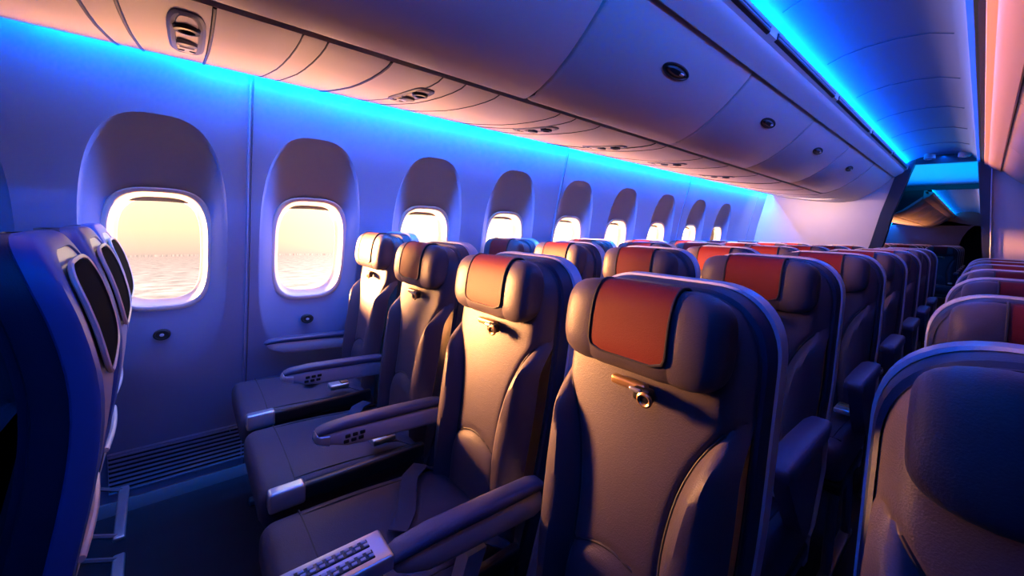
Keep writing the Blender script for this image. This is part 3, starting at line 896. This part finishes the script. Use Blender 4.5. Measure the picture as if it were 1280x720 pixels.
# ------------------------------------------------------------------ world: sunset above a cloud deck
W = bpy.data.worlds.new('sky'); SC.world = W; W.use_nodes = True
nt = W.node_tree; N = nt.nodes; L = nt.links; N.clear()
out = N.new('ShaderNodeOutputWorld'); bg = N.new('ShaderNodeBackground'); L.new(bg.outputs[0], out.inputs[0])
tc = N.new('ShaderNodeTexCoord'); sep = N.new('ShaderNodeSeparateXYZ'); L.new(tc.outputs['Generated'], sep.inputs[0])
def mth(op, a, b=None, clamp=False):
    n = N.new('ShaderNodeMath'); n.operation = op; n.use_clamp = clamp
    for i, v in enumerate((a, b)):
        if v is None: continue
        if isinstance(v, (int, float)): n.inputs[i].default_value = v
        else: L.new(v, n.inputs[i])
    return n.outputs[0]
el = sep.outputs['Z']
HOR = -.075
t = mth('ADD', mth('MULTIPLY', el, 1.0), 1.0)  # 0..2
ramp = N.new('ShaderNodeValToRGB'); L.new(mth('MULTIPLY', t, .5), ramp.inputs[0])
cr = ramp.color_ramp; cr.interpolation = 'LINEAR'
def e2p(e): return (e+1)*.5
stops = [(-1, (1.0, .42, .17)), (-.50, (1.0, .44, .19)), (-.40, (.95, .62, .46)), (-.28, (.86, .64, .54)), (-.13, (.72, .56, .50)), (HOR-.004, (.62, .42, .36)), (HOR+.006, (.72, .50, .38)), (-.02, (.98, .70, .42)), (.05, (1.0, .84, .52)), (.25, (.9, .85, .75)), (.6, (.25, .4, .8)), (1, (.1, .25, .7))]
cr.elements[0].position = e2p(stops[0][0]); cr.elements[0].color = (*stops[0][1], 1)
cr.elements[1].position = e2p(stops[-1][0]); cr.elements[1].color = (*stops[-1][1], 1)
for e, c in stops[1:-1]:
    x = cr.elements.new(e2p(e)); x.color = (*c, 1)
# cloud texture on the deck below
den = mth('MAXIMUM', mth('SUBTRACT', HOR, el), .004)
cx = N.new('ShaderNodeCombineXYZ'); L.new(mth('DIVIDE', sep.outputs['X'], den), cx.inputs[0]); L.new(mth('DIVIDE', sep.outputs['Y'], den), cx.inputs[1])
nz = N.new('ShaderNodeTexNoise'); nz.inputs['Scale'].default_value = 1.3; nz.inputs['Detail'].default_value = 7; nz.inputs['Roughness'].default_value = .62; L.new(cx.outputs[0], nz.inputs['Vector'])
cl = N.new('ShaderNodeMapRange'); cl.inputs[1].default_value = .38; cl.inputs[2].default_value = .64; cl.inputs[3].default_value = .78; cl.inputs[4].default_value = 1.45; L.new(nz.outputs['Fac'], cl.inputs[0])
below = mth('GREATER_THAN', HOR, el)
fac = mth('ADD', mth('MULTIPLY', below, cl.outputs[0]), mth('SUBTRACT', 1.0, below))
# strength: clear view broadside, bright toward the sun (aft-left) and along the wing, bright sunlit clouds far below
dp = N.new('ShaderNodeVectorMath'); dp.operation = 'DOT_PRODUCT'; L.new(tc.outputs['Generated'], dp.inputs[0]); dp.inputs[1].default_value = SUND
glow = mth('MULTIPLY', mth('POWER', mth('MAXIMUM', dp.outputs['Value'], 0.0), 60.0), 12.0)
fwd = mth('MULTIPLY', mth('SMOOTH_MIN', mth('MAXIMUM', mth('SUBTRACT', sep.outputs['Y'], .10), 0), 1.0), 4.0)
low = N.new('ShaderNodeMapRange'); low.inputs[1].default_value = -.43; low.inputs[2].default_value = -.75; low.inputs[3].default_value = 0; low.inputs[4].default_value = 115; L.new(el, low.inputs[0])
stg = mth('ADD', mth('ADD', 1.55, glow), mth('ADD', fwd, low.outputs[0]))
L.new(mth('MULTIPLY', stg, fac), bg.inputs['Strength'])
# sun glow tint
mix = N.new('ShaderNodeMixRGB'); mix.inputs[2].default_value = (1.0, .50, .17, 1)
L.new(mth('MULTIPLY', glow, .25, True), mix.inputs[0]); L.new(ramp.outputs[0], mix.inputs[1]); L.new(mix.outputs[0], bg.inputs['Color'])

# ------------------------------------------------------------------ camera
yaw, p, r = math.radians(50.3), math.radians(3.0), math.radians(2.0)
F = Vector((-math.sin(yaw)*math.cos(p), math.cos(yaw)*math.cos(p), -math.sin(p)))
R0 = Vector((math.cos(yaw), math.sin(yaw), 0)); U0 = R0.cross(F)
R = R0*math.cos(r)+U0*math.sin(r); U = -R0*math.sin(r)+U0*math.cos(r)
cam = bpy.data.cameras.new('camera'); co = bpy.data.objects.new('camera', cam); COL.objects.link(co)
mat = Matrix((R, U, -F)).transposed().to_4x4(); mat.translation = Vector((0, 0, 1.25)); co.matrix_world = mat
cam.sensor_width = 36; cam.lens = 488/1280*36; cam.shift_y = -50/1280; cam.clip_start = .01; cam.clip_end = 200
SC.camera = co

SC.view_settings.view_transform = 'Standard'; SC.view_settings.look = 'None'; SC.view_settings.gamma = 1; SC.view_settings.use_curve_mapping = False
SC.view_settings.exposure = 0.0
try:
    SC.cycles.use_denoising = True; SC.cycles.denoiser = 'OPENIMAGEDENOISE'
    SC.cycles.max_bounces = 8; SC.cycles.diffuse_bounces = 2; SC.cycles.sample_clamp_indirect = 6
except Exception: pass
